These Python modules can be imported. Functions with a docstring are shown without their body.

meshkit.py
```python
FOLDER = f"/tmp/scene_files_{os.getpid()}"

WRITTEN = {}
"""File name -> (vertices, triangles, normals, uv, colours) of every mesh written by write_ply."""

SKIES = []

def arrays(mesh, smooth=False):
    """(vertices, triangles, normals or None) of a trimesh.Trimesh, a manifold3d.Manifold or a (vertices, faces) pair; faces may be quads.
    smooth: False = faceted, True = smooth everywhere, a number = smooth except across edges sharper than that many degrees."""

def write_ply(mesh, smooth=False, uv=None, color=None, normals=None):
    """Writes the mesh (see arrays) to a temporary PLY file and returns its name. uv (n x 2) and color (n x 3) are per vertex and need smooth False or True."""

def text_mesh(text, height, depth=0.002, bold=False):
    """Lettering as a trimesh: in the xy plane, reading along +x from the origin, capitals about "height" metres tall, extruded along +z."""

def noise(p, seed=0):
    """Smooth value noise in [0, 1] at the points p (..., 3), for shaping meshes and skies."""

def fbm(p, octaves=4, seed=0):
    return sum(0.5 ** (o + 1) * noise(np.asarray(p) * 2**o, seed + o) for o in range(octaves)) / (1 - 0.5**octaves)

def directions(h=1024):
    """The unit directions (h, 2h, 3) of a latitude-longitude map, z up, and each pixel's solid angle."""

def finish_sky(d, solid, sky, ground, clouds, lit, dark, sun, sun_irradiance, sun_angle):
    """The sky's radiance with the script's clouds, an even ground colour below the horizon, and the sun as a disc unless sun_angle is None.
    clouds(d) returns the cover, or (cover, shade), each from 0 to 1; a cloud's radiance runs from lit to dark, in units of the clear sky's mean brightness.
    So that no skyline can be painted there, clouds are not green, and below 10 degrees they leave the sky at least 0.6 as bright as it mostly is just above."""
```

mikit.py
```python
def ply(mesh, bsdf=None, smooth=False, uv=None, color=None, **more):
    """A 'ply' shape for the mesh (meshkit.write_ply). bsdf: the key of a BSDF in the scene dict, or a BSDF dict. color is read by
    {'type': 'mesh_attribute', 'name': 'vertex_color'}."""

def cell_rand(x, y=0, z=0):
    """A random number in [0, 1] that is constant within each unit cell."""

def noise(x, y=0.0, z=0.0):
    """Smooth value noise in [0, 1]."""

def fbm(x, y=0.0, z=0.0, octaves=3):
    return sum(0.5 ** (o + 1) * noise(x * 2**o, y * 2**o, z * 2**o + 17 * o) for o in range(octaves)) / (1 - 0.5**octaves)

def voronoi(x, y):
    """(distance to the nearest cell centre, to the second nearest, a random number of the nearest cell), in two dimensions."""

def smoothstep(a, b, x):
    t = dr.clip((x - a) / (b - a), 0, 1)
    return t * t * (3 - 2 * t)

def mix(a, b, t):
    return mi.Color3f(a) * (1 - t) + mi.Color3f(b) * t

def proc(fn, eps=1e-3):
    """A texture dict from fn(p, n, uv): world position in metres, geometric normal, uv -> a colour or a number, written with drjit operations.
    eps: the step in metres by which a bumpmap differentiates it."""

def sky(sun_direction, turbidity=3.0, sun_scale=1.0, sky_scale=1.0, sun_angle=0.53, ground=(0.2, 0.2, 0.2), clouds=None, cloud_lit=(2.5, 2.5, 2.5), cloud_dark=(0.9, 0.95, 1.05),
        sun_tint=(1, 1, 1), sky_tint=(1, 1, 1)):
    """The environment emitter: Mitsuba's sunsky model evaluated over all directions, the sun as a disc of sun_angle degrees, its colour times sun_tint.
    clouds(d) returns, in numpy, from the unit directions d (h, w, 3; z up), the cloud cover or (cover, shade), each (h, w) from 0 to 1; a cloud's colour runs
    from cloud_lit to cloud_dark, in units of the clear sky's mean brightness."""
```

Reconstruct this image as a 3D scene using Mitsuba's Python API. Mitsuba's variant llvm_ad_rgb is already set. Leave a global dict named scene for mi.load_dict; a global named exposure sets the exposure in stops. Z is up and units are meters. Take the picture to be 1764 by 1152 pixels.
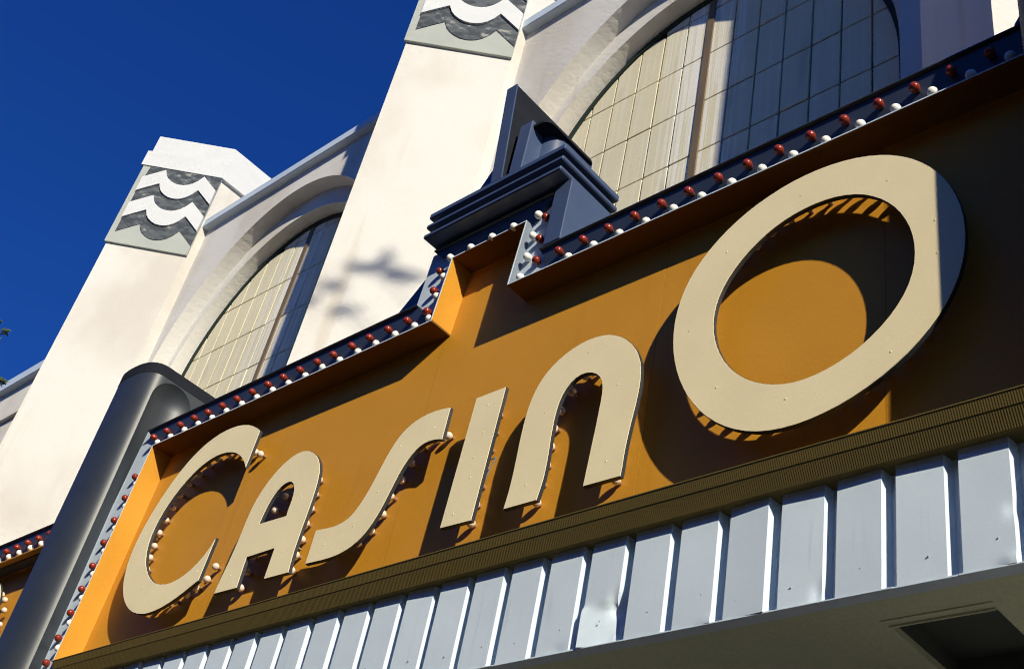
import math, numpy as np, trimesh, shapely, manifold3d as m3
from shapely.geometry import Polygon, Point, LineString, box as sbox
from shapely import affinity
from shapely.ops import unary_union
import drjit as dr, mitsuba as mi, mikit, meshkit
from mikit import proc, noise, fbm, mix, smoothstep, cell_rand

# ------------------------------------------------------------------ camera, sky, exposure
# metres; z = 0 is the photographer's eye, the pavement lies at z = -1.6; x runs along the facade, y into the building
T = mi.ScalarTransform4f
EYE = (0.0, -4.458, 0.0)
FWD = (-0.60796, 0.51167, 0.60710)
UP = (0.30544, -0.55507, 0.77369)
scene, labels = {}, {}
scene['camera'] = {'type': 'perspective', 'fov': 45.53, 'fov_axis': 'x', 'near_clip': 0.05, 'far_clip': 2000.0,
                   'to_world': T().look_at(origin=EYE, target=[a + b for a, b in zip(EYE, FWD)], up=UP)}
SUN = (2.2, -1.0, 1.2)
scene['sky'] = mikit.sky(SUN, turbidity=3.5, sun_scale=1.0, sky_scale=0.33, sky_tint=(0.17, 0.66, 2.05), sun_tint=(0.93, 1.11, 1.36), ground=(0.05, 0.05, 0.048))
exposure = 2.4

# ------------------------------------------------------------------ helpers
def numbered(name):
    if name not in USED:
        USED[name] = 0
        return name
    USED[name] += 1
    return f'{name}_{USED[name]:03d}'
USED = {}

def thing(name, label, cat, group=None):
    key = numbered(name)
    labels[key] = {'label': label, 'category': cat}
    if group: labels[key]['group'] = group
    return key

def obj(name, mesh, mat, parent=None, smooth=False, label=None, **kw):
    key = numbered(parent + '__' + name if parent else name)
    scene[key] = mesh if isinstance(mesh, dict) else mikit.ply(mesh, mat, smooth=smooth, **kw)
    if label: labels[key] = {'label': label}
    return key

def box(x0, x1, y0, y1, z0, z1, bev=0.0):
    if not bev:
        m = trimesh.creation.box((x1 - x0, y1 - y0, z1 - z0))
        m.apply_translation(((x0 + x1) / 2, (y0 + y1) / 2, (z0 + z1) / 2))
        return m
    p = []
    for sx in (0, 1):
        for sy in (0, 1):
            for sz in (0, 1):
                c = np.array([(x0, x1)[sx], (y0, y1)[sy], (z0, z1)[sz]], float)
                d = np.array([1 - 2 * sx, 1 - 2 * sy, 1 - 2 * sz]) * bev
                for k in range(3):
                    q = c + d; q[k] = c[k]; p.append(q)
    return trimesh.convex.convex_hull(np.array(p))

def hull(pts): return trimesh.convex.convex_hull(np.array(pts, float))
def cat(ms): return trimesh.util.concatenate(ms)

def parts_of(poly):
    return [g for g in getattr(poly, 'geoms', [poly]) if g.geom_type == 'Polygon' and g.area > 1e-7]

def xz(poly, y0, y1):
    """a polygon in the facade plane (x, z), extruded in depth from y0 (front) to y1"""
    out = []
    for g in parts_of(poly):
        m = trimesh.creation.extrude_polygon(g, y1 - y0, engine='earcut')
        v = m.vertices
        out.append(trimesh.Trimesh(np.stack([v[:, 0], v[:, 2] + y0, v[:, 1]], 1), m.faces[:, ::-1], process=False))
    return cat(out)

def xy(poly, z0, z1):
    out = []
    for g in parts_of(poly):
        m = trimesh.creation.extrude_polygon(g, z1 - z0, engine='earcut')
        m.apply_translation((0, 0, z0)); out.append(m)
    return cat(out)

def man(m):
    m = trimesh.Trimesh(m.vertices, m.faces); m.merge_vertices()
    return m3.Manifold(m3.Mesh(np.asarray(m.vertices, np.float32), np.asarray(m.faces, np.uint32)))
def tri(M):
    a = M.to_mesh(); return trimesh.Trimesh(a.vert_properties[:, :3], a.tri_verts, process=False)

def capsule(p, q, r, n=40):
    """a hull of two spheres"""
    s = trimesh.creation.icosphere(3, r).vertices
    return hull(np.vstack([s + np.array(p), s + np.array(q)]))

def rod(p, q, r, n=8):
    p, q = np.array(p, float), np.array(q, float)
    return trimesh.creation.cylinder(r, segment=[p, q], sections=n)

def ellipse(cx, zc, a, b, z_low, n=64):
    t = np.linspace(0, math.pi, n)
    return Polygon([(cx - a, z_low)] + [(cx - a * math.cos(u), zc + b * math.sin(u)) for u in t] + [(cx + a, z_low)])

rng = np.random.default_rng(7)

# ------------------------------------------------------------------ materials
def rough(base, r=0.6, spec=0.3, **kw):
    return {'type': 'principled', 'base_color': base if isinstance(base, dict) else {'type': 'rgb', 'value': list(base)}, 'roughness': r, 'specular': spec, **kw}
def two(b): return {'type': 'twosided', 'b': b}
def bump(b, fn, scale=1.0, eps=2e-3): return {'type': 'bumpmap', 't': proc(fn, eps), 'scale': scale, 'b': b}

def stucco_c(p, n, uv):
    a = fbm(p.x * 0.9, p.y * 0.9, p.z * 0.5, 4); s = fbm(p.x * 5, p.y * 5, p.z * 0.35, 3); f = noise(p.x * 60, p.y * 60, p.z * 60)
    c = mix((0.57, 0.555, 0.535), (0.49, 0.46, 0.425), smoothstep(0.45, 0.8, a))
    c = mix(c, (0.44, 0.39, 0.33), 0.45 * smoothstep(0.58, 0.85, s))
    return c * (0.96 + 0.06 * f)
scene['stucco'] = two(bump(rough(proc(stucco_c), 0.9, 0.15), lambda p, n, uv: fbm(p.x * 22, p.y * 22, p.z * 22, 3) * 0.006 + noise(p.x * 3, p.y * 3, p.z * 3) * 0.003, 1.0))
def trim_white(p, n, uv):
    return mix((0.54, 0.55, 0.57), (0.48, 0.49, 0.51), fbm(p.x * 3, p.y * 3, p.z * 3, 3))
scene['white_paint'] = two(rough(proc(trim_white), 0.7, 0.2))
scene['coping_metal'] = two(rough(proc(lambda p, n, uv: mix((0.50, 0.58, 0.68), (0.42, 0.49, 0.58), fbm(p.x * 2, p.y * 6, p.z * 6, 3))), 0.45, 0.4))
def orange_c(p, n, uv):
    a = fbm(p.x * 1.3, p.y * 4, p.z * 1.8, 4); f = noise(p.x * 150, p.y * 150, p.z * 150); s = fbm(p.x * 14, p.y * 14, p.z * 1.1, 3)
    c = mix((0.54, 0.25, 0.023), (0.475, 0.212, 0.018), a)
    c = mix(c, (0.44, 0.19, 0.02), 0.35 * smoothstep(0.55, 0.85, s))
    return c * (0.93 + 0.14 * f)
scene['orange_paint'] = two(bump(rough(proc(orange_c), 0.5, 0.3), lambda p, n, uv: fbm(p.x * 2.2, p.y * 2.2, p.z * 2.2, 2) * 0.006, 1.0))
scene['shade_brown'] = two(rough(proc(lambda p, n, uv: mix((0.17, 0.072, 0.010), (0.12, 0.05, 0.008), fbm(p.x * 2.0, p.y * 8, p.z * 2.0, 4))), 0.7, 0.15))  # orange darkened to brown: shade under the recess tops put into the colour
def cream_c(p, n, uv):
    f = noise(p.x * 190, p.y * 190, p.z * 190); a = fbm(p.x * 2.5, p.y, p.z * 2.5, 3)
    c = mix((0.80, 0.70, 0.46), (0.72, 0.62, 0.40), a)
    return c * (0.93 + 0.12 * f)
scene['cream_paint'] = two(rough(proc(cream_c), 0.6, 0.25))
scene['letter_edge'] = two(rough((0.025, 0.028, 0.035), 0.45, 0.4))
def navy_c(p, n, uv):
    a = fbm(p.x * 4, p.y * 4, p.z * 4, 3); f = noise(p.x * 130, p.y * 130, p.z * 130)
    c = mix((0.020, 0.025, 0.034), (0.030, 0.036, 0.046), a)
    return mix(c, (0.16, 0.19, 0.24), 0.5 * smoothstep(0.93, 1.0, f))
scene['navy_gloss'] = two(rough(proc(navy_c), 0.48, 0.6))
scene['blue_paint'] = two(rough(proc(lambda p, n, uv: mix((0.040, 0.060, 0.120), (0.054, 0.078, 0.145), fbm(p.x * 4, p.y * 4, p.z * 4, 3))), 0.38, 0.5))
scene['navy_band'] = two(rough(proc(lambda p, n, uv: mix((0.020, 0.030, 0.055), (0.034, 0.046, 0.08), fbm(p.x * 5, p.y * 5, p.z * 5, 3))), 0.38, 0.5))
scene['black_paint'] = two(rough(proc(lambda p, n, uv: mix((0.012, 0.014, 0.02), (0.02, 0.022, 0.03), fbm(p.x * 6, p.y * 6, p.z * 6, 3))), 0.85, 0.04))
def metal_c(p, n, uv):
    a = fbm(p.x * 1.7, p.y * 1.7, p.z * 2.3, 4); s = fbm(p.x * 30, p.y * 30, p.z * 2.0, 3); f = noise(p.x * 120, p.y * 120, p.z * 120)
    c = mix((0.58, 0.67, 0.765), (0.51, 0.595, 0.69), a)
    c = mix(c, (0.36, 0.41, 0.47), 0.25 * smoothstep(0.6, 0.9, s))
    return c * (0.97 + 0.05 * f)
scene['grey_metal'] = two(bump(rough(proc(metal_c), 0.42, 0.45), lambda p, n, uv: fbm(p.x * 2.5, p.y, p.z * 2.0, 2) * 0.006, 1.0))
def trimc(p, n, uv):
    a = fbm(p.x * 3, p.y * 3, p.z * 9, 4); s = noise(p.x * 22, p.y * 8, p.z * 8)
    c = mix((0.15, 0.108, 0.034), (0.12, 0.09, 0.034), a)
    return mix(c, (0.16, 0.11, 0.03), 0.5 * smoothstep(0.72, 0.95, s))
scene['strip_paint'] = two(rough(proc(lambda p, n, uv: mix((0.46, 0.53, 0.62), (0.38, 0.44, 0.53), fbm(p.x * 5, p.y * 5, p.z * 5, 4))), 0.75, 0.15))
scene['shell_paint'] = two(rough((0.17, 0.20, 0.25), 0.6, 0.2))
scene['trim_brown'] = two(rough(proc(trimc), 0.8, 0.12))
def soffit_c(p, n, uv):
    a = fbm(p.x * 1.5, p.y * 1.5, p.z, 4); f = noise(p.x * 90, p.y * 90, p.z * 90)
    return mix((0.64, 0.66, 0.47), (0.54, 0.56, 0.40), a) * (0.94 + 0.12 * f)
scene['soffit_paint'] = two(bump(rough(proc(soffit_c), 0.8, 0.2), lambda p, n, uv: fbm(p.x * 40, p.y * 40, p.z, 2) * 0.003, 1.0))
scene['dark_void'] = two(rough((0.10, 0.115, 0.10), 0.7, 0.2))
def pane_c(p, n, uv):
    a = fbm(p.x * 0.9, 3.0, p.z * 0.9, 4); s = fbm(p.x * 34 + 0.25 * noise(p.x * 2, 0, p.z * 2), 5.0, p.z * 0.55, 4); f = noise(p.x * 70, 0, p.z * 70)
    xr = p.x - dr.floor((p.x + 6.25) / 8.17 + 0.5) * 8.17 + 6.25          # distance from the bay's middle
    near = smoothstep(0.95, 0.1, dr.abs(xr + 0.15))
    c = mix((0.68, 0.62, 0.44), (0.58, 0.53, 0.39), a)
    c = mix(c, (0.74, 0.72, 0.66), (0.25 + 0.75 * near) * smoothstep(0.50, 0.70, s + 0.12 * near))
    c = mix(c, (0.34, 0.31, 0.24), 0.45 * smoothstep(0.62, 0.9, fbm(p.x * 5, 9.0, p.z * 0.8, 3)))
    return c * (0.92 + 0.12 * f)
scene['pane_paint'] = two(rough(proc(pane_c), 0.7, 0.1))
scene['frame_dark'] = two(rough((0.014, 0.024, 0.022), 0.7, 0.2))
def mullion_c(p, n, uv):
    return mix((0.17, 0.12, 0.075), (0.10, 0.075, 0.05), fbm(p.x * 20, p.y * 20, p.z * 1.5, 3))
scene['mullion_brown'] = two(rough(proc(mullion_c), 0.6, 0.3))
def plate_c(p, n, uv):
    a = fbm(p.x * 3, p.y * 3, p.z * 3, 4)
    return mix((0.36, 0.38, 0.36), (0.29, 0.31, 0.30), a)
scene['relief_plate'] = two(rough(proc(plate_c), 0.85, 0.15))
def slate_c(p, n, uv):
    a = fbm(p.x * 9 + 2 * noise(p.x * 4, p.y * 4, p.z * 4), p.y * 9, p.z * 13, 5); b = fbm(p.x * 2.4, p.y * 2.4, p.z * 2.4, 3)
    c = mix((0.036, 0.044, 0.055), (0.075, 0.086, 0.10), smoothstep(0.35, 0.62, a))
    return mix(c, (0.34, 0.33, 0.31), 0.6 * smoothstep(0.60, 0.72, a) * smoothstep(0.45, 0.62, b))
scene['slate_paint'] = two(bump(rough(proc(slate_c), 0.7, 0.25), lambda p, n, uv: fbm(p.x * 16, p.y * 16, p.z * 16, 3) * 0.012, 1.0))
scene['red_glass'] = rough((0.20, 0.022, 0.010), 0.2, 0.5, clearcoat=0.4, clearcoat_gloss=0.9)
scene['white_glass'] = rough((0.80, 0.78, 0.72), 0.22, 0.5)
scene['pearl_glass'] = rough((0.62, 0.50, 0.42), 0.12, 0.7, clearcoat=0.7, clearcoat_gloss=0.95)
scene['socket_black'] = rough((0.015, 0.014, 0.014), 0.5, 0.3)
scene['ceramic'] = rough((0.22, 0.13, 0.07), 0.5, 0.3)
scene['wire_metal'] = rough((0.25, 0.26, 0.28), 0.4, 0.5)
scene['bark'] = two(rough(proc(lambda p, n, uv: mix((0.10, 0.075, 0.05), (0.05, 0.038, 0.028), fbm(p.x * 12, p.y * 12, p.z * 3, 4))), 0.9, 0.1))
scene['needles'] = two(rough(proc(lambda p, n, uv: mix((0.055, 0.085, 0.022), (0.10, 0.12, 0.035), noise(p.x * 9, p.y * 9, p.z * 9))), 0.6, 0.3))
scene['pavement_paint'] = two(rough(proc(lambda p, n, uv: mix((0.052, 0.051, 0.048), (0.036, 0.036, 0.035), fbm(p.x * 0.6, p.y * 0.6, 0.0, 4))), 0.85, 0.2))

# ------------------------------------------------------------------ ground
g = trimesh.creation.box((600, 600, 0.2)); g.apply_translation((0, 0, -1.7))
obj('ground', g, 'pavement_paint'); labels['ground'] = {'label': 'dark pavement in front of the building', 'kind': 'structure'}

# ------------------------------------------------------------------ the building behind the sign
hall = thing('casino_hall', 'tall white stucco hall with diamond shaped piers and arched windows behind the sign', 'building')
WALL, RING, WIN, CENTRES = 2.45, 2.72, 2.98, (-14.60, -6.39)
wp = sbox(-19.6, -1.6, 3.0, 14.50)
for c in CENTRES: wp = wp.difference(ellipse(c, 10.4, 2.85, 3.54, 5.0))
obj('wall', xz(wp, WALL, RING), 'stucco', hall)
rp = sbox(-19.6, -1.6, 3.0, 14.48)
for c in CENTRES: rp = rp.difference(ellipse(c, 10.4, 2.70, 3.15, 5.0))
obj('arch_ring', xz(rp, RING, WIN + 0.03), 'stucco', hall)
obj('coping', box(-19.6, 3.0, 2.32, 3.1, 14.385, 14.58, 0.012), 'coping_metal', hall)
for c in CENTRES:
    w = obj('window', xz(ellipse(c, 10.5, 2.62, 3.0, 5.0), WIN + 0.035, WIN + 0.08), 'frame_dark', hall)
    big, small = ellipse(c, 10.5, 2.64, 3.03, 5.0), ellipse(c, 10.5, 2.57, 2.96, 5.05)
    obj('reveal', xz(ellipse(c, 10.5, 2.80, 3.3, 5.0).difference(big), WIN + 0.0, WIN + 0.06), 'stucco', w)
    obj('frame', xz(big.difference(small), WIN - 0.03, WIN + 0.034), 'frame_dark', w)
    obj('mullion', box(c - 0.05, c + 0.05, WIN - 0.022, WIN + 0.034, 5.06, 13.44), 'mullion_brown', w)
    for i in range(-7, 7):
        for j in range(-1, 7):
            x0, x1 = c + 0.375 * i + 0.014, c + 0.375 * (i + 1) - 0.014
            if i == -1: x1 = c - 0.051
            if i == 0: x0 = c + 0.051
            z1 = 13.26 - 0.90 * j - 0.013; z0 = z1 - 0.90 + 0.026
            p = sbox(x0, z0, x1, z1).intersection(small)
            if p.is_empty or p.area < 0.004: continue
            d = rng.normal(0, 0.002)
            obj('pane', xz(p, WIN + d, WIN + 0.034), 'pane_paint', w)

def wave_line(z):
    u = [0.08, 0.27, 0.455, 0.51, 0.57, 0.65, 0.735, 0.82, 0.90, 0.98, 1.06, 1.14, 1.22, 1.37, 1.54]
    d = [-0.27, -0.13, 0.0, -0.13, -0.205, -0.265, -0.305, -0.318, -0.312, -0.285, -0.23, -0.14, 0.0, -0.14, -0.30]
    return [(a, z + b) for a, b in zip(u, d)]
def on_face(poly, x0, y0, d0, d1, s=1.0):
    """polygon in (distance from the ridge, height) on the pier's right-hand 45 degree face, from d0 to d1 metres proud of it"""
    m = xz(poly, -d1, -d0); v = m.vertices.copy(); q = 0.5 ** 0.5
    m.vertices = np.stack([x0 + (v[:, 0] * s) * q - v[:, 1] * q, y0 + (v[:, 0] * s) * q + v[:, 1] * q, v[:, 2]], 1)
    return m
PIERS = [(-18.62, 1.20, 1.07, 0.0, True), (-10.51, 1.20, 1.08, 0.03, True), (-2.17, 1.20, 1.08, 0.03, False)]
for (px, py, w, dz, waves) in PIERS:
    plan = Polygon([(px, py), (px + w, py + w), (px + w, 3.2), (px - w, 3.2), (px - w, py + w)])
    pier = obj('pier', xy(plan, -1.6, 15.60 + dz), 'stucco', hall)
    low, up = plan.buffer(0.075, join_style=2), plan.buffer(0.02, join_style=2)
    obj('cap', cat([xy(low, 15.60 + dz, 15.98 + dz), xy(up, 15.98 + dz, 16.46 + dz)]), 'white_paint', pier)
    if not waves: continue
    obj('relief_plate', on_face(sbox(-0.03, 13.60 + dz, 1.54, 15.598 + dz), px, py, 0.002, 0.05), 'relief_plate', pier)
    lines = [15.53, 15.165, 14.845, 14.465, 14.125]
    top = [(1.30, 15.596 + dz), (0.28, 15.596 + dz)]
    for k, z in enumerate(lines):
        lo = wave_line(z + dz)
        if k == 0:
            pol = Polygon([(0.12, 15.596 + dz), (0.10, 15.30 + dz)] + [(a, min(b, 15.59 + dz)) for a, b in lo] + [(1.54, 15.596 + dz)])
            obj('dark_wave', on_face(pol.buffer(0), px, py, 0.051, 0.062), 'slate_paint', pier)
        else:
            up_ = wave_line(lines[k - 1] + dz)
            dark = k % 2 == 0
            pol = Polygon(lo + up_[::-1]).buffer(0)
            obj('dark_wave' if dark else 'white_wave', on_face(pol, px, py, 0.051, 0.064 if dark else 0.10), 'slate_paint' if dark else 'white_paint', pier)

wing = thing('side_wing', 'lower white wing with pale coping at the left edge behind the first pier', 'building')
obj('wall', box(-40, -19.7, 2.60, 3.2, -1.6, 13.05), 'stucco', wing)
obj('coping', box(-40, -19.72, 2.46, 3.25, 13.05, 13.30, 0.012), 'coping_metal', wing)
obj('moulding', box(-40, -19.73, 2.52, 2.60, 12.05, 12.20, 0.01), 'stucco', wing)

# ------------------------------------------------------------------ canopy under the sign: ribbed siding, soffit
canopy = thing('canopy', 'pale ribbed metal canopy edge with grey green soffit under the sign', 'canopy')
XR, PITCH = -4.545, 0.3048
zb, zt = 2.700, 3.40
def panel_mesh(k, dents):
    xl, xr = XR + PITCH * (k - 1) + 0.058, XR + PITCH * k
    xs = np.concatenate([[xl - 0.012], [xl], np.linspace(xl, xr - 0.0135, 14)[1:], [xr, xr + 0.046]])
    ys = np.concatenate([[0.072], [0.0], np.zeros(13), [0.070, 0.070]])
    zs = np.linspace(zb, zt, 30 if dents else 3)
    X, Z = np.meshgrid(xs, zs); Y = np.broadcast_to(ys, X.shape).copy(); X = X.copy()
    body = np.broadcast_to(np.arange(len(xs)) >= 1, X.shape) * (np.arange(len(xs)) <= len(xs) - 3)
    Y += body * (rng.normal(0, 0.004) * (X - xl) / 0.25 + rng.normal(0, 0.0012) * (Z - zb))
    for (cx, cz, rx, rz, dp, dx) in dents:
        e = np.exp(-((X - (xr + cx)) / rx) ** 2 - ((Z - cz) / rz) ** 2)
        lim = (np.arange(len(xs)) <= len(xs) - 2)
        Y += e * dp * lim; X -= e * dx * lim
    if k == 2:
        ramp = np.clip((2.955 - Z) / 0.05, 0, 1); ramp = ramp * ramp * (3 - 2 * ramp)
        Y += body * ramp * (0.30 * (X - xl) - 0.018)
    n, m = X.shape
    v = np.stack([X, Y, Z], -1).reshape(-1, 3)
    i, j = np.meshgrid(np.arange(n - 1), np.arange(m - 1), indexing='ij')
    q = np.stack([i * m + j, i * m + j + 1, (i + 1) * m + j + 1, (i + 1) * m + j], -1).reshape(-1, 4)
    return trimesh.Trimesh(v, np.vstack([q[:, [0, 1, 2]], q[:, [0, 2, 3]]]), process=False)
DENTS = {2: [(-0.02, 2.93, 0.05, 0.06, 0.030, 0.03), (-0.03, 2.72, 0.03, 0.05, -0.012, 0.0)],
         6: [(-0.03, 2.75, 0.035, 0.05, 0.012, 0.006)], 9: [(-0.015, 2.97, 0.03, 0.04, 0.010, 0.006), (-0.03, 2.72, 0.05, 0.03, -0.012, 0)],
         4: [(-0.02, 2.715, 0.06, 0.02, -0.008, 0)], 1: [(-0.1, 2.71, 0.05, 0.03, 0.006, 0)]}
for k in range(-20, 13):
    m = panel_mesh(k, DENTS.get(k, []))
    obj('siding_panel', m, 'grey_metal', canopy, smooth=25, label='badly dented siding panel' if k == 2 else None)
hem = []
for k in range(-20, 13):
    xl, xr = XR + PITCH * (k - 1) + 0.04, XR + PITCH * k + 0.04
    hem.append(box(xl, xr - 0.001, -0.004 + rng.normal(0, 0.0012), 0.074, zb - 0.006 + rng.normal(0, 0.0012), zb + 0.001))
obj('hem', cat(hem), 'grey_metal', canopy)
scr = []
for k in range(-6, 12):
    for z in (2.83 + rng.normal(0, 0.02), 3.28):
        s = trimesh.creation.icosphere(1, 0.0045); s.apply_translation((XR + PITCH * k - 0.06 - 0.12 * rng.random(), -0.001, z)); scr.append(s)
obj('screw', cat(scr), 'wire_metal', canopy); labels['canopy__screw'] = {'kind': 'stuff'}
hole = sbox(-2.585, 0.368, -2.075, 1.05)
obj('soffit', xy(sbox(-12.5, 0.076, 1.0, 2.5).difference(hole), 2.722, 2.76), 'soffit_paint', canopy)
lt = obj('recessed_fixture', box(-2.62, -2.04, 0.34, 1.08, 2.86, 2.90), 'dark_void', canopy)
obj('side', cat([box(-2.60, -2.586, 0.35, 1.07, 2.762, 2.858), box(-2.074, -2.06, 0.35, 1.07, 2.762, 2.858), box(-2.585, -2.075, 0.35, 0.367, 2.762, 2.858), box(-2.585, -2.075, 1.051, 1.07, 2.762, 2.858)]), 'dark_void', lt)
obj('lip', cat([box(-2.60, -2.06, 0.300, 0.308, 2.716, 2.7215), box(-2.585, -2.075, 0.357, 0.3675, 2.712, 2.7215)]), 'soffit_paint', lt)
obj('roof', box(-12.5, 1.0, 0.52, 2.5, 3.42, 3.5), 'black_paint', canopy)
obj('back_wall', box(-12.5, 1.0, 2.3, 2.5, -1.6, 2.70), 'stucco', canopy)

# ------------------------------------------------------------------ the sign: recessed orange box, lip, frame, bulbs
sign = thing('casino_sign', 'long orange recessed sign with big cream letters and a frame of red and white bulbs', 'sign')
LIP_Y, PAN_Y = -0.12, 0.092
lip = Polygon([(-10.125, 3.475), (-10.006, 5.675), (-6.129, 5.665), (-6.084, 6.300), (-5.298, 6.308), (-5.336, 5.680), (-1.36, 5.655), (-1.36, 3.475)])
sheet = lip.buffer(0.02, join_style=2)
for x0, x1 in ((-10.2, -8.35), (-8.35, -6.18), (-6.18, -4.02), (-4.02, -2.45), (-2.45, -1.3)):
    obj('back_panel', xz(sheet.intersection(sbox(x0 + 0.0015, 3.0, x1 - 0.0015, 7.0)), PAN_Y + rng.normal(0, 0.0008), PAN_Y + 0.02), 'orange_paint', sign)
rim_ = lip.buffer(0.004, join_style=2).difference(lip)
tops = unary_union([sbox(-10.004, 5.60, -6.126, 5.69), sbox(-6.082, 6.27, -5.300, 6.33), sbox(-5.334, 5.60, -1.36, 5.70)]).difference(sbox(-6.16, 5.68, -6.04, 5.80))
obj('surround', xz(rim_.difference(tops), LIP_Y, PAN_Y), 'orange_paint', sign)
obj('soffit', xz(rim_.intersection(tops), LIP_Y, PAN_Y), 'shade_brown', sign, label='underside of the recess with its shade painted in as dark brown')
obj('outer_shell', xz(lip.buffer(0.0105, join_style=2).difference(lip.buffer(0.0042, join_style=2)).intersection(sbox(-12, 3.50, 0, 8)), LIP_Y, -0.049), 'shell_paint', sign)
obj('lip_edge', xz(lip.buffer(0.011, join_style=2).difference(lip.buffer(0.002, join_style=2)).intersection(sbox(-12, 3.50, 0, 8)), LIP_Y - 0.004, LIP_Y - 0.0005), 'grey_metal', sign)
obj('housing', xz(Polygon([(-10.36, 3.42), (-10.36, 5.99), (-6.42, 5.99), (-6.42, 6.5), (-5.12, 6.5), (-5.12, 5.99), (-1.24, 5.99), (-1.24, 3.42)]), PAN_Y + 0.022, 0.52), 'black_paint', sign)
def band(x0t, x1t, x0b, x1b, zt_, zb_):
    p = [(x0t, LIP_Y + 0.02, zt_), (x1t, LIP_Y + 0.02, zt_), (x0b, -0.048, zb_), (x1b, -0.048, zb_)]
    m = hull(p + [(a, 0.06, c) for a, _, c in p])
    c = hull([(x0t, LIP_Y - 0.004, zt_ + 0.001), (x1t, LIP_Y - 0.004, zt_ + 0.001), (x0t, LIP_Y - 0.004, zt_ + 0.010), (x1t, LIP_Y - 0.004, zt_ + 0.010),
              (x0t, 0.10, zt_ + 0.001), (x1t, 0.10, zt_ + 0.001), (x0t, 0.10, zt_ + 0.010), (x1t, 0.10, zt_ + 0.010)])
    b = obj('bulb_band', m, 'navy_band', sign); obj('rim', c, 'navy_gloss', b)
band(-10.26, -6.38, -10.02, -6.145, 5.926, 5.690)
band(-5.075, -1.25, -4.965, -1.25, 5.915, 5.694)
band(-6.36, -5.06, -6.10, -5.28, 6.50, 6.323)
def strip(pts): obj('bulb_strip', xz(Polygon(pts).difference(lip.buffer(0.0108, join_style=2)), -0.05, 0.06), 'strip_paint', sign)
strip([(-10.405, 6.03), (-10.62, 3.36), (-10.05, 3.36), (-10.02, 5.80)])
strip([(-6.452, 6.548), (-6.50, 5.75), (-6.10, 5.64), (-6.07, 6.548)])
strip([(-5.34, 6.548), (-5.085, 6.548), (-5.085, 5.95), (-4.90, 5.70), (-4.9, 5.66), (-5.36, 5.66)])
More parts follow.
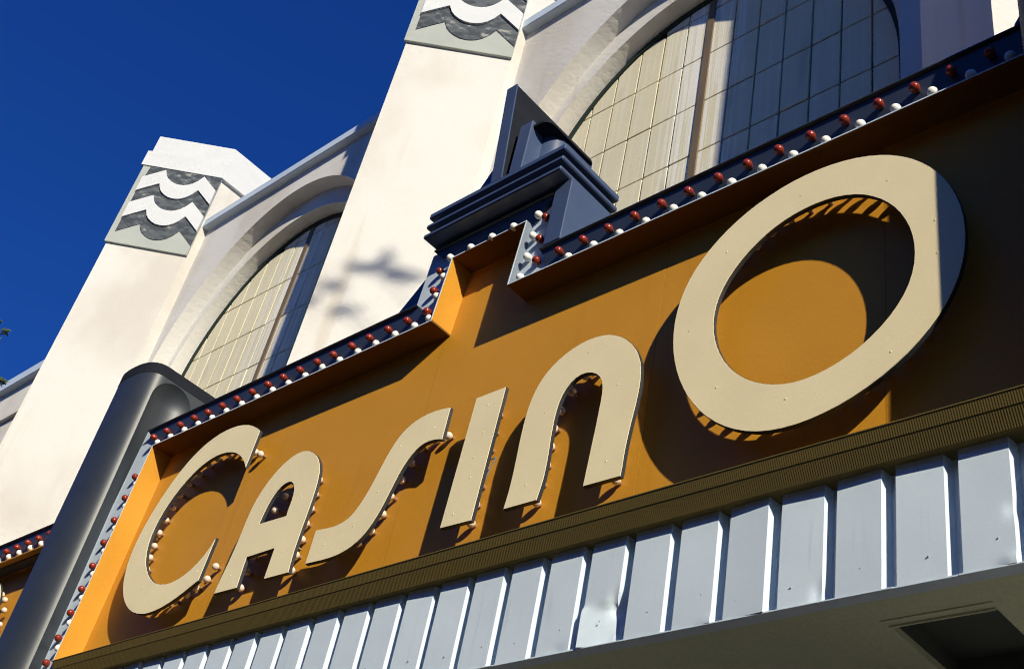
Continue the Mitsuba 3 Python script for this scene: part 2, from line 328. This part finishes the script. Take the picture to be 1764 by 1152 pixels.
# ribbed brown trim below the box
P = 0.0127; xs = np.arange(-10.11, -1.30, P)
def ribs(y0, z0, y1, z1, a):
    v, f = [], []
    for i, x in enumerate(xs):
        b = len(v)
        v += [(x, y0 + a, z0), (x + P / 2, y0, z0), (x + P, y0 + a, z0), (x, y1 + a, z1), (x + P / 2, y1, z1), (x + P, y1 + a, z1)]
        f += [(b, b + 3, b + 4), (b, b + 4, b + 1), (b + 1, b + 4, b + 5), (b + 1, b + 5, b + 2)]
    return trimesh.Trimesh(v, f, process=False)
tr = obj('ribbed_trim', cat([ribs(-0.128, 3.478, -0.100, 3.418, 0.0009), ribs(-0.097, 3.417, -0.050, 3.330, 0.0009)]), 'trim_brown', sign)
labels[tr] = {'kind': 'stuff'}
obj('trim_backing', cat([hull([(x, y, z) for x in (-10.12, -1.28) for y, z in c]) for c in (((-0.124, 3.476), (-0.0965, 3.4175), (0.078, 3.4175), (0.078, 3.476)), ((-0.0935, 3.4165), (-0.046, 3.331), (0.078, 3.331), (0.078, 3.4165)))]), 'trim_brown', sign)
obj('trim_cap', box(-10.14, -1.28, -0.131, -0.121, 3.4785, 3.484), 'trim_brown', sign)

BULB = trimesh.creation.icosphere(3, 0.0315)
v = BULB.vertices.copy(); BULB.vertices = np.stack([v[:, 0], v[:, 1] * np.where(v[:, 1] > 0, 1.35, 1.0), v[:, 2]], 1)
SOCK = trimesh.creation.cylinder(0.019, 0.05, sections=14); SOCK.apply_transform(trimesh.transformations.rotation_matrix(math.pi / 2, (1, 0, 0))); SOCK.apply_translation((0, 0.045, 0))
RED, WHITE = mikit.ply(BULB, 'red_glass', smooth=True), mikit.ply(BULB, 'white_glass', smooth=True)
SOCKET = mikit.ply(SOCK, 'socket_black', smooth=40)
q_ = trimesh.creation.cylinder(0.016, 0.05, sections=14); q_.apply_transform(trimesh.transformations.rotation_matrix(math.pi / 2, (1, 0, 0))); q_.apply_translation((0, 0.02, 0))
PSOCK = mikit.ply(q_, 'ceramic', smooth=40)
def bulb(kind, x, y, z, parent):
    key = numbered(f'{parent}__{kind}_bulb')
    j = rng.normal(0, 0.0025, 3); s = T().translate([x + j[0], y, z + j[2]]).rotate([0.3, 0, 1], float(rng.normal(0, 4)))
    scene[key] = {**(RED if kind == 'red' else WHITE), 'to_world': s}
    scene[key + '__socket'] = {**SOCKET, 'to_world': s}
RY, RZ, WY, WZ, BP = -0.118, 5.808, -0.098, 5.720, 0.2265
for i in range(18):
    x = -10.079 + BP * i
    if x < -6.15: bulb('red', x, RY, RZ, sign)
    if x + 0.1 < -6.15: bulb('white', x + 0.098, WY, WZ, sign)
for i in range(16):
    bulb('red', -4.868 + BP * i, RY, RZ, sign); bulb('white', -4.868 + 0.1 + BP * i, WY, WZ, sign)
for i in range(9):
    z = 5.395 - 0.2345 * i
    bulb('red', -10.185 - 0.0195 * i, -0.082, z, sign); bulb('white', -10.185 - 0.0195 * i + 0.095, -0.082, z - 0.115, sign)
for x, z in ((-6.254, 6.267), (-6.267, 6.065), (-6.286, 5.847)):
    bulb('red', x, -0.085, z, sign); bulb('white', x + 0.07, -0.085, z - 0.095, sign)
for x, z in ((-5.213, 6.374), (-5.224, 6.152), (-5.232, 5.945), (-5.255, 5.747)): bulb('white', x, -0.085, z, sign)
for x, z in ((-5.125, 6.297), (-5.138, 6.084), (-5.126, 5.860)): bulb('red', x, -0.085, z, sign)
for x in (-6.128, -5.896, -5.664, -5.432): bulb('white', x, -0.112, 6.335, sign)

# ------------------------------------------------------------------ letters
LET = {"C":[[[-8172,5310],[-8245,5362],[-8324,5408],[-8407,5445],[-8494,5472],[-8583,5491],[-8674,5499],[-8764,5499],[-8853,5489],[-8940,5469],[-9024,5440],[-9103,5401],[-9176,5353],[-9244,5296],[-9306,5231],[-9362,5160],[-9413,5083],[-9458,5003],[-9499,4919],[-9534,4833],[-9563,4746],[-9586,4658],[-9601,4569],[-9607,4480],[-9602,4391],[-9587,4304],[-9562,4219],[-9528,4138],[-9483,4061],[-9428,3989],[-9364,3925],[-9292,3868],[-9213,3819],[-9130,3780],[-9044,3752],[-8956,3734],[-8868,3727],[-8779,3731],[-8690,3743],[-8603,3764],[-8516,3791],[-8432,3824],[-8349,3862],[-8267,3898],[-8240,4281],[-8275,4206],[-8326,4136],[-8386,4079],[-8454,4033],[-8528,3999],[-8606,3978],[-8687,3968],[-8770,3970],[-8851,3984],[-8931,4009],[-9007,4044],[-9079,4089],[-9146,4141],[-9206,4200],[-9258,4264],[-9301,4334],[-9335,4408],[-9357,4484],[-9366,4562],[-9363,4641],[-9348,4719],[-9323,4795],[-9288,4869],[-9244,4938],[-9191,5003],[-9132,5061],[-9066,5112],[-8995,5154],[-8919,5187],[-8840,5209],[-8758,5220],[-8675,5219],[-8592,5208],[-8512,5186],[-8434,5154],[-8362,5112],[-8295,5060],[-8236,4999],[-8186,4936]]],"A":[[[-7958,3721],[-7948,3785],[-7936,3847],[-7923,3910],[-7911,3972],[-7901,4034],[-7891,4097],[-7883,4159],[-7877,4223],[-7872,4286],[-7867,4350],[-7858,4414],[-7845,4477],[-7825,4539],[-7797,4598],[-7763,4654],[-7723,4706],[-7677,4753],[-7628,4793],[-7575,4825],[-7519,4849],[-7461,4863],[-7402,4866],[-7342,4857],[-7283,4835],[-7226,4803],[-7174,4762],[-7128,4713],[-7091,4659],[-7064,4601],[-7048,4540],[-7038,4477],[-7034,4413],[-7033,4349],[-7034,4285],[-7036,4221],[-7040,4157],[-7044,4093],[-7047,4029],[-7049,3965],[-7050,3902],[-7047,3838],[-7042,3774],[-7034,3711],[-7328,3718],[-7325,3974],[-7671,3974],[-7661,3713]],[[-7659,4267],[-7653,4299],[-7647,4333],[-7639,4370],[-7630,4407],[-7619,4443],[-7605,4478],[-7586,4511],[-7563,4539],[-7534,4562],[-7502,4579],[-7468,4588],[-7434,4589],[-7403,4580],[-7377,4562],[-7354,4538],[-7337,4507],[-7323,4473],[-7315,4436],[-7312,4397],[-7313,4359],[-7315,4322],[-7316,4287],[-7312,4253]]],"S":[[[-5677,4727],[-5720,4734],[-5765,4741],[-5811,4746],[-5858,4748],[-5904,4747],[-5950,4742],[-5995,4733],[-6038,4721],[-6078,4703],[-6115,4682],[-6148,4655],[-6178,4624],[-6203,4588],[-6226,4550],[-6246,4508],[-6264,4465],[-6281,4420],[-6297,4375],[-6313,4330],[-6329,4286],[-6346,4244],[-6365,4202],[-6385,4163],[-6408,4124],[-6434,4089],[-6463,4057],[-6497,4032],[-6536,4016],[-6579,4006],[-6625,4001],[-6672,4001],[-6720,4004],[-6767,4009],[-6812,4014],[-6855,4017],[-6855,3740],[-6812,3739],[-6769,3736],[-6723,3734],[-6677,3731],[-6630,3730],[-6583,3730],[-6536,3732],[-6490,3737],[-6445,3745],[-6402,3756],[-6361,3771],[-6323,3791],[-6288,3816],[-6256,3845],[-6227,3879],[-6201,3916],[-6178,3956],[-6157,3998],[-6139,4041],[-6122,4085],[-6107,4130],[-6092,4174],[-6077,4218],[-6062,4261],[-6044,4302],[-6024,4341],[-6001,4377],[-5973,4410],[-5941,4438],[-5904,4461],[-5863,4475],[-5818,4479],[-5771,4476],[-5724,4466],[-5680,4454]]],"I":[[[-5421,4718],[-5142,4719],[-5183,3687],[-5468,3698]]],"N":[[[-4910,3698],[-4903,3762],[-4896,3825],[-4893,3887],[-4891,3950],[-4891,4013],[-4891,4076],[-4892,4139],[-4893,4203],[-4892,4268],[-4890,4333],[-4885,4399],[-4877,4464],[-4863,4527],[-4844,4587],[-4817,4643],[-4782,4693],[-4739,4738],[-4689,4776],[-4634,4807],[-4575,4831],[-4513,4847],[-4450,4855],[-4386,4854],[-4324,4845],[-4264,4827],[-4208,4799],[-4155,4765],[-4107,4723],[-4065,4676],[-4028,4624],[-3998,4568],[-3975,4509],[-3960,4448],[-3952,4386],[-3950,4323],[-3952,4258],[-3957,4194],[-3964,4129],[-3972,4064],[-3979,4000],[-3985,3936],[-3989,3873],[-3991,3811],[-3991,3748],[-3995,3685],[-4275,3691],[-4272,3743],[-4270,3793],[-4267,3843],[-4265,3893],[-4262,3942],[-4260,3992],[-4257,4041],[-4254,4090],[-4252,4141],[-4250,4191],[-4249,4243],[-4247,4296],[-4247,4349],[-4252,4402],[-4264,4450],[-4287,4494],[-4321,4529],[-4362,4555],[-4407,4570],[-4453,4572],[-4497,4559],[-4536,4533],[-4568,4496],[-4590,4451],[-4604,4401],[-4612,4348],[-4616,4296],[-4617,4244],[-4617,4193],[-4616,4143],[-4613,4093],[-4611,4043],[-4609,3993],[-4608,3944],[-4609,3894],[-4611,3845],[-4617,3794],[-4626,3744],[-4635,3693]]],"O":[[[-2316,5372],[-2251,5324],[-2191,5270],[-2137,5210],[-2088,5146],[-2045,5078],[-2008,5006],[-1977,4931],[-1952,4854],[-1933,4774],[-1921,4694],[-1916,4613],[-1917,4533],[-1925,4453],[-1940,4374],[-1962,4297],[-1992,4223],[-2029,4152],[-2073,4085],[-2125,4022],[-2182,3963],[-2245,3908],[-2313,3859],[-2384,3815],[-2459,3777],[-2537,3744],[-2616,3718],[-2697,3699],[-2778,3686],[-2859,3680],[-2940,3682],[-3018,3691],[-3094,3709],[-3168,3735],[-3238,3769],[-3304,3809],[-3367,3857],[-3426,3910],[-3481,3969],[-3531,4033],[-3577,4101],[-3617,4172],[-3653,4247],[-3683,4324],[-3707,4402],[-3726,4482],[-3738,4563],[-3744,4644],[-3744,4724],[-3736,4803],[-3722,4881],[-3700,4956],[-3671,5028],[-3634,5096],[-3589,5161],[-3538,5221],[-3480,5277],[-3417,5328],[-3349,5374],[-3277,5414],[-3201,5448],[-3121,5475],[-3040,5497],[-2957,5511],[-2872,5518],[-2787,5518],[-2703,5511],[-2620,5497],[-2539,5476],[-2461,5448],[-2386,5413]],[[-2542,5172],[-2484,5139],[-2432,5098],[-2383,5052],[-2340,5001],[-2301,4945],[-2268,4885],[-2241,4822],[-2219,4756],[-2204,4690],[-2195,4622],[-2193,4554],[-2198,4487],[-2211,4422],[-2231,4358],[-2259,4298],[-2295,4241],[-2337,4188],[-2386,4139],[-2439,4096],[-2497,4057],[-2558,4024],[-2621,3998],[-2687,3978],[-2753,3965],[-2819,3959],[-2884,3961],[-2947,3972],[-3009,3990],[-3068,4015],[-3124,4047],[-3178,4084],[-3227,4127],[-3273,4175],[-3314,4227],[-3351,4282],[-3382,4341],[-3408,4401],[-3428,4464],[-3442,4528],[-3450,4592],[-3450,4657],[-3443,4721],[-3428,4784],[-3405,4846],[-3374,4905],[-3336,4961],[-3292,5014],[-3243,5062],[-3188,5105],[-3130,5143],[-3068,5175],[-3003,5200],[-2936,5218],[-2868,5228],[-2800,5232],[-2733,5228],[-2666,5217],[-2602,5198]]]}
PATHS = {"C":[[-8202,5142],[-8672,5369],[-8926,5331],[-9113,5277],[-9333,5113],[-9451,4888],[-9513,4633],[-9490,4405],[-9407,4210],[-9232,4020],[-8985,3879],[-8740,3868],[-8515,3923],[-8337,4004],[-8278,4118]],"A":[[-7820,3731],[-7809,3927],[-7778,4114],[-7748,4360],[-7666,4561],[-7542,4735],[-7338,4734],[-7237,4649],[-7213,4459],[-7203,4224],[-7203,4016],[-7193,3746]],"S":[[-5702,4588],[-5881,4606],[-6010,4600],[-6098,4525],[-6159,4373],[-6235,4212],[-6300,4080],[-6357,3976],[-6440,3894],[-6606,3868],[-6831,3875]],"I":[[-5304,4703],[-5331,3698]],"N":[[-4775,3709],[-4750,3994],[-4735,4263],[-4700,4457],[-4622,4575],[-4511,4698],[-4361,4699],[-4219,4629],[-4141,4498],[-4129,4279],[-4133,4072],[-4137,3873],[-4144,3694]],"O":[[-2063,4594],[-2073,4713],[-2102,4830],[-2145,4943],[-2205,5048],[-2280,5144],[-2370,5227],[-2474,5293],[-2588,5339],[-2708,5366],[-2830,5374],[-2952,5364],[-3071,5336],[-3185,5290],[-3291,5228],[-3388,5151],[-3471,5059],[-3537,4953],[-3581,4837],[-3602,4716],[-3603,4594],[-3585,4474],[-3552,4359],[-3504,4250],[-3443,4148],[-3369,4055],[-3282,3972],[-3182,3904],[-3071,3853],[-2952,3826],[-2830,3820],[-2710,3836],[-2595,3868],[-2485,3916],[-2383,3978],[-2290,4053],[-2208,4142],[-2142,4243],[-2096,4355],[-2069,4473],[-2063,4594]]}
FY = -0.074
PEARL = mikit.ply(trimesh.creation.icosphere(2, 0.030), 'pearl_glass', smooth=True)
ORD = {'C': 'first', 'A': 'second', 'S': 'third', 'I': 'fourth', 'N': 'fifth', 'O': 'last'}
for ch in 'CASINO':
    rings = [[(a / 1000, b / 1000) for a, b in r] for r in LET[ch]]
    pol = Polygon(rings[0], rings[1:]).buffer(0)
    k = obj('letter', xz(pol.buffer(-0.003), FY - 0.003, FY + 0.001), 'cream_paint', sign)
    labels[k] = {'label': f'{ORD[ch]} letter, a cream letter {ch}' + (', the largest' if ch == 'O' else '')}
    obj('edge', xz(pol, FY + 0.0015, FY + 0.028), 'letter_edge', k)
    line = LineString([(a / 1000, b / 1000) for a, b in PATHS[ch]])
    from shapely.ops import substring
    e_ = 0.0 if ch == 'O' else 0.03 if ch == 'C' else 0.075
    if e_: line = substring(line, e_, line.length - e_)
    n = int(line.length / 0.128)
    for i in range(n + 1):
        p = line.interpolate((i + 0.5 * (n == 0)) / max(n, 1) * line.length)
        key = numbered(k + '__bulb')
        scene[key] = {**PEARL, 'to_world': T().translate([p.x + float(rng.normal(0, 0.006)), 0.048 + float(rng.normal(0, 0.005)), p.y])}
        scene[numbered(k + '__socket')] = {**PSOCK, 'to_world': T().translate([p.x, 0.048, p.y])}
    for f in (0.08, 0.5, 0.92):
        p = line.interpolate(f, normalized=True)
        obj('pin', rod((p.x - 0.03, FY + 0.02, p.y + 0.04), (p.x - 0.03, PAN_Y, p.y + 0.04), 0.006), 'wire_metal', k)
    sc = []
    for f in np.linspace(0.03, 0.97, 9 if ch == 'O' else 5):
        p = line.interpolate(f, normalized=True); s = trimesh.creation.icosphere(1, 0.005); s.apply_translation((p.x + float(rng.normal(0, 0.02)), FY - 0.003, p.y + float(rng.normal(0, 0.02)))); sc.append(s)
    labels[obj('screw', cat(sc), 'cream_paint', k)] = {'kind': 'stuff'}
    if ch == 'I':
        obj('wire', cat([rod((-5.30, 0.0, 4.20), (-5.17, 0.0, 4.20), 0.005), rod((-5.17, 0.0, 4.20), (-5.29, 0.03, 4.02), 0.005)]), 'wire_metal', k)

# ------------------------------------------------------------------ stepped finial above the middle of the sign
fin = thing('sign_finial', 'dark blue stepped finial with a tall fin above the middle of the sign', 'ornament')
for z0, z1 in ((6.55, 6.595), (6.662, 6.707), (6.774, 6.835)):
    obj('cornice_slab', box(-6.385, -4.892, -0.25, 0.42, z0, z1, 0.010), 'blue_paint', fin)
obj('cornice_core', box(-6.33, -4.945, -0.195, 0.40, 6.552, 6.80), 'black_paint', fin)
f_ = obj('fin', hull([(x, y, z) for x in (-5.688, -5.582) for y, z in ((-0.232, 6.836), (0.35, 6.836), (-0.322, 7.884), (0.35, 7.884))]), 'black_paint', fin)
obj('front_plate', hull([(x, y, z) for x in (-5.692, -5.578) for y, z in ((-0.246, 6.836), (-0.2325, 6.836), (-0.336, 7.89), (-0.3225, 7.89))]), 'blue_paint', f_)
def mirror(m, on):
    if on:
        m = m.copy(); v = m.vertices.copy(); v[:, 0] = -11.27 - v[:, 0]; m = trimesh.Trimesh(v, m.faces[:, ::-1], process=False)
    return m
def scooped(plan, z0, z1, cx, cy, r, ztop, zlow):
    b = man(xy(plan, z0, z1))
    c = trimesh.creation.cylinder(r, ztop - zlow, sections=72); c.apply_translation((cx, cy, (ztop + zlow) / 2))
    s = trimesh.creation.uv_sphere(r, count=[36, 72]); s.apply_translation((cx, cy, ztop))
    return tri(b - man(c) - man(s))
def rnd(x0, y0, x1, y1, r): return sbox(x0, y0, x1, y1).buffer(-r, join_style=2).buffer(r, quad_segs=14)
for on in (False,):
    obj('step_block', mirror(box(-5.515, -5.375, -0.235, 0.2, 6.837, 7.41, 0.008), on), 'blue_paint', fin)
    r_ = obj('round_block', mirror(xy(Polygon([(-5.50, -0.09), (-5.40, -0.09), (-5.352, -0.082), (-5.305, -0.058), (-5.27, -0.022), (-5.248, 0.025), (-5.24, 0.08), (-5.24, 0.38), (-5.50, 0.38)]), 6.837, 7.335), on), 'blue_paint', fin, smooth=30)
    obj('cap', mirror(xy(rnd(-5.51, -0.215, -5.212, 0.40, 0.085), 7.336, 7.362), on), 'black_paint', r_)
obj('side_block', box(-5.038, -4.872, -0.128, 0.45, 5.928, 6.549, 0.006), 'blue_paint', fin)
obj('shoulder', xz(Polygon([(-6.05, 7.39), (-6.174, 7.186), (-6.26, 6.837), (-5.70, 6.837), (-5.70, 7.39)]), 0.0, 0.09), 'blue_paint', fin)
obj('shoulder', xz(Polygon([(-6.927, 6.247), (-6.695, 6.505), (-6.571, 6.404), (-6.682, 6.1)]), 0.10, 0.16), 'blue_paint', fin)

# ------------------------------------------------------------------ rounded pylons at the ends of the sign
def pylon(x0, x1, zlow, flip, label, fy=-0.33):
    t = thing('sign_pylon', label, 'pylon')
    w = x1 - x0; m = (x0 + x1) / 2
    def nose(e=0.0):
        t = np.linspace(-1, 1, 61); t = np.sin(t * math.pi / 2)
        return Polygon([(m + t_ * (w / 2 + e), -0.11 - (-0.11 - fy + e) * (1 - abs(t_) ** 2.6) ** (1 / 2.6)) for t_ in t] + [(x1 + e, 0.55), (x0 - e, 0.55)])
    plan = nose()
    body = scooped(plan, zlow, 6.75, x1 + 0.195, 0.04, 0.31, 6.38, zlow - 1)
    if flip:
        v = body.vertices.copy(); v[:, 0] = 2 * m - v[:, 0]; body = trimesh.Trimesh(v, body.faces[:, ::-1], process=False)
    obj('shaft', body, 'navy_gloss', t, smooth=30)
    top = nose(0.004)
    obj('collar', xy(top, 6.635, 6.758), 'black_paint', t)
    return t
pylon(-11.15, -10.375, 2.7, False, 'rounded dark blue pylon at the left end of the orange sign')
pt = pylon(-1.487, -0.70, 3.98, True, 'rounded dark blue pylon at the right end of the orange sign', -0.45)
obj('shoulder', xz(Polygon([(-1.68, 6.0), (-1.663, 6.381), (-1.489, 6.68), (-1.489, 6.0)]), 0.20, 0.26), 'navy_gloss', pt)

# ------------------------------------------------------------------ the next sign to the left
nxt = thing('neighbour_sign', 'second orange sign with bulbs, cut off by the left edge below the pier', 'sign')
obj('back_panel', box(-15, -11.5, PAN_Y, PAN_Y + 0.02, 3.4, 4.95), 'orange_paint', nxt)
obj('surround', cat([box(-15, -11.40, LIP_Y, PAN_Y, 4.92, 4.93), box(-11.41, -11.40, LIP_Y, PAN_Y, 3.4, 4.919)]), 'orange_paint', nxt)
obj('housing', box(-15, -11.16, PAN_Y + 0.021, 0.5, 3.4, 5.2), 'black_paint', nxt)
p = [(x, y, z) for x in (-15, -11.16) for y, z in ((LIP_Y + 0.02, 5.17), (-0.048, 4.90), (0.06, 4.90), (0.06, 5.17))]
b = obj('bulb_band', hull(p), 'navy_band', nxt); obj('rim', box(-15, -11.16, -0.124, 0.1, 5.171, 5.180), 'navy_gloss', b)
for i in range(9):
    x = -11.845 - 0.2265 * i + 0.2265 * 2
    bulb('red', x - 0.09, -0.118, 5.062, nxt); bulb('white', x, -0.098, 4.985, nxt)
o = affinity.rotate(Point(0, 0).buffer(1, quad_segs=24), 0); o = affinity.scale(o, 0.52, 0.62)
o = affinity.translate(o.difference(affinity.scale(o, 0.56, 0.62)), -12.50, 4.13)
k = obj('letter', xz(o.buffer(-0.003), FY - 0.003, FY + 0.001), 'cream_paint', nxt, label='cream letter cut off by the left edge')
obj('edge', xz(o, FY + 0.0015, FY + 0.02), 'letter_edge', k)
for a in np.linspace(-1.2, 1.6, 9):
    scene[numbered(k + '__bulb')] = {**PEARL, 'to_world': T().translate([-12.50 + 0.46 * math.cos(a), 0.03, 4.13 + 0.52 * math.sin(a)])}

# ------------------------------------------------------------------ unseen building added behind the camera to darken the shade on the sign
opp = thing('added_shade_building', 'low plain building added across the street, unseen behind the camera, to darken the shade', 'building')
obj('wall', box(-45, 30, -32, -17, -1.6, 10.0), 'shade_brown', opp)
obj('parapet', box(-45.2, 30.2, -32.2, -16.8, 10.0, 10.8), 'shade_brown', opp)
for i in range(12): obj('window', box(-42 + 6 * i, -38.4 + 6 * i, -17.0, -16.97, 4.2, 7.0), 'frame_dark', opp)

# ------------------------------------------------------------------ trees
def spray(centre, size, n, r, seed):
    """a cloud of thin needles: flat two-sided slivers"""
    g = np.random.default_rng(seed)
    p = g.normal(0, 0.42, (n, 3)); p = p[np.linalg.norm(p, axis=1) < 1.1] * np.array(size) + np.array(centre)
    d = g.normal(0, 1, p.shape) * np.array([1.0, 1.0, 0.55]); d /= np.linalg.norm(d, axis=1)[:, None]
    s = np.cross(d, g.normal(0, 1, p.shape)); s /= np.linalg.norm(s, axis=1)[:, None]
    L = (r * (0.6 + 0.8 * g.random(len(p))))[:, None]; W = L * 0.16
    v = np.stack([p - d * L / 2, p + s * W, p + d * L / 2, p - s * W], 1).reshape(-1, 3)
    i = np.arange(len(p)) * 4
    return trimesh.Trimesh(v, np.vstack([np.stack([i, i + 1, i + 2], 1), np.stack([i, i + 2, i + 3], 1)]), process=False)
t = thing('pine_tree', 'green pine twigs reaching in at the left edge against the sky', 'tree')
obj('trunk', trimesh.creation.cylinder(0.2, segment=[(-22.5, 0.5, -1.6), (-22.3, 0.5, 14)], sections=12), 'bark', t, smooth=40)
tw, lf = [], []
for (a, b, c) in (((-22.4, 0.5, 10.9), (-20.4, 0.5, 11.2), (-19.0, 0.5, 11.12)), ((-22.4, 0.5, 11.9), (-20.8, 0.5, 12.0), (-19.85, 0.5, 11.72)), ((-22.4, 0.5, 9.6), (-19.8, 0.5, 10.0), (-17.75, 0.5, 9.62)),
                  ((-22.4, 0.5, 9.0), (-20, 0.5, 9.7), (-18.45, 0.5, 10.0)), ((-22.3, 0.5, 12.8), (-22.0, 0.6, 13.0), (-21.2, 0.5, 12.9))):
    for k in range(8):
        u, w = k / 8, (k + 1) / 8; f = lambda s: tuple((1 - s) ** 2 * np.array(a) + 2 * s * (1 - s) * np.array(b) + s * s * np.array(c))
        tw.append(rod(f(u), f(w), 0.025 * (1 - u) + 0.006, 6)); m_ = np.array(f(w))
        lf.append(spray(m_, (0.10, 0.09, 0.03 + 0.1 * (1 - u)), 40, 0.10, k + int(a[2] * 10)))
obj('branch', cat(tw), 'bark', t); cr = obj('crown', cat(lf), 'needles', t)
t = thing('pine_tree', 'tall pine outside the frame that throws a blurred shadow on the middle pier', 'tree')
obj('trunk', trimesh.creation.cylinder(0.22, segment=[(13.1, -3.4, -1.6), (13.0, -3.4, 18.0)], sections=12), 'bark', t, smooth=40)
S5 = np.array(SUN) * 8.0
def at(p): return np.array(p) + S5
tgt = [at((-10.02, 1.69, 9.42)), at((-10.40, 1.32, 9.02)), at((-10.22, 1.50, 8.66))]
tw = [rod((13.0, -3.4, 15.6), (10.6, -4.8, 16.6), 0.05, 8), rod((10.6, -4.8, 16.6), tgt[0], 0.012, 6), rod((10.6, -4.8, 16.58), tgt[1], 0.01, 6), rod((10.6, -4.8, 16.56), tgt[2], 0.01, 6)]
lf = []
for i in range(7): lf.append(spray(at((-10.02 + 0.09 * (i - 3), 1.70 + 0.09 * (i - 3), 9.43 - 0.02 * abs(i - 3))), (0.17, 0.17, 0.10), 22, 0.16, 70 + i))
lf += [spray(at((-10.03, 1.69, 9.62)), (0.07, 0.07, 0.16), 28, 0.14, 80), spray(tgt[1], (0.26, 0.26, 0.10), 42, 0.16, 81), spray(tgt[2], (0.2, 0.2, 0.05), 30, 0.15, 82), spray(at((-10.58, 1.2, 8.72)), (0.16, 0.16, 0.12), 30, 0.15, 83)]
for i in range(160):
    h = rng.random(); a = rng.random() * 6.283; rr = 2.2 * (1 - h) * (0.4 + 0.6 * rng.random())
    lf.append(spray((13.0 + 0.8 + rr * math.cos(a), -3.4 + rr * math.sin(a), 15.0 + 4.4 * h), (0.4, 0.4, 0.2), 60, 0.22, 200 + i))
obj('branch', cat(tw), 'bark', t); obj('crown', cat(lf), 'needles', t)
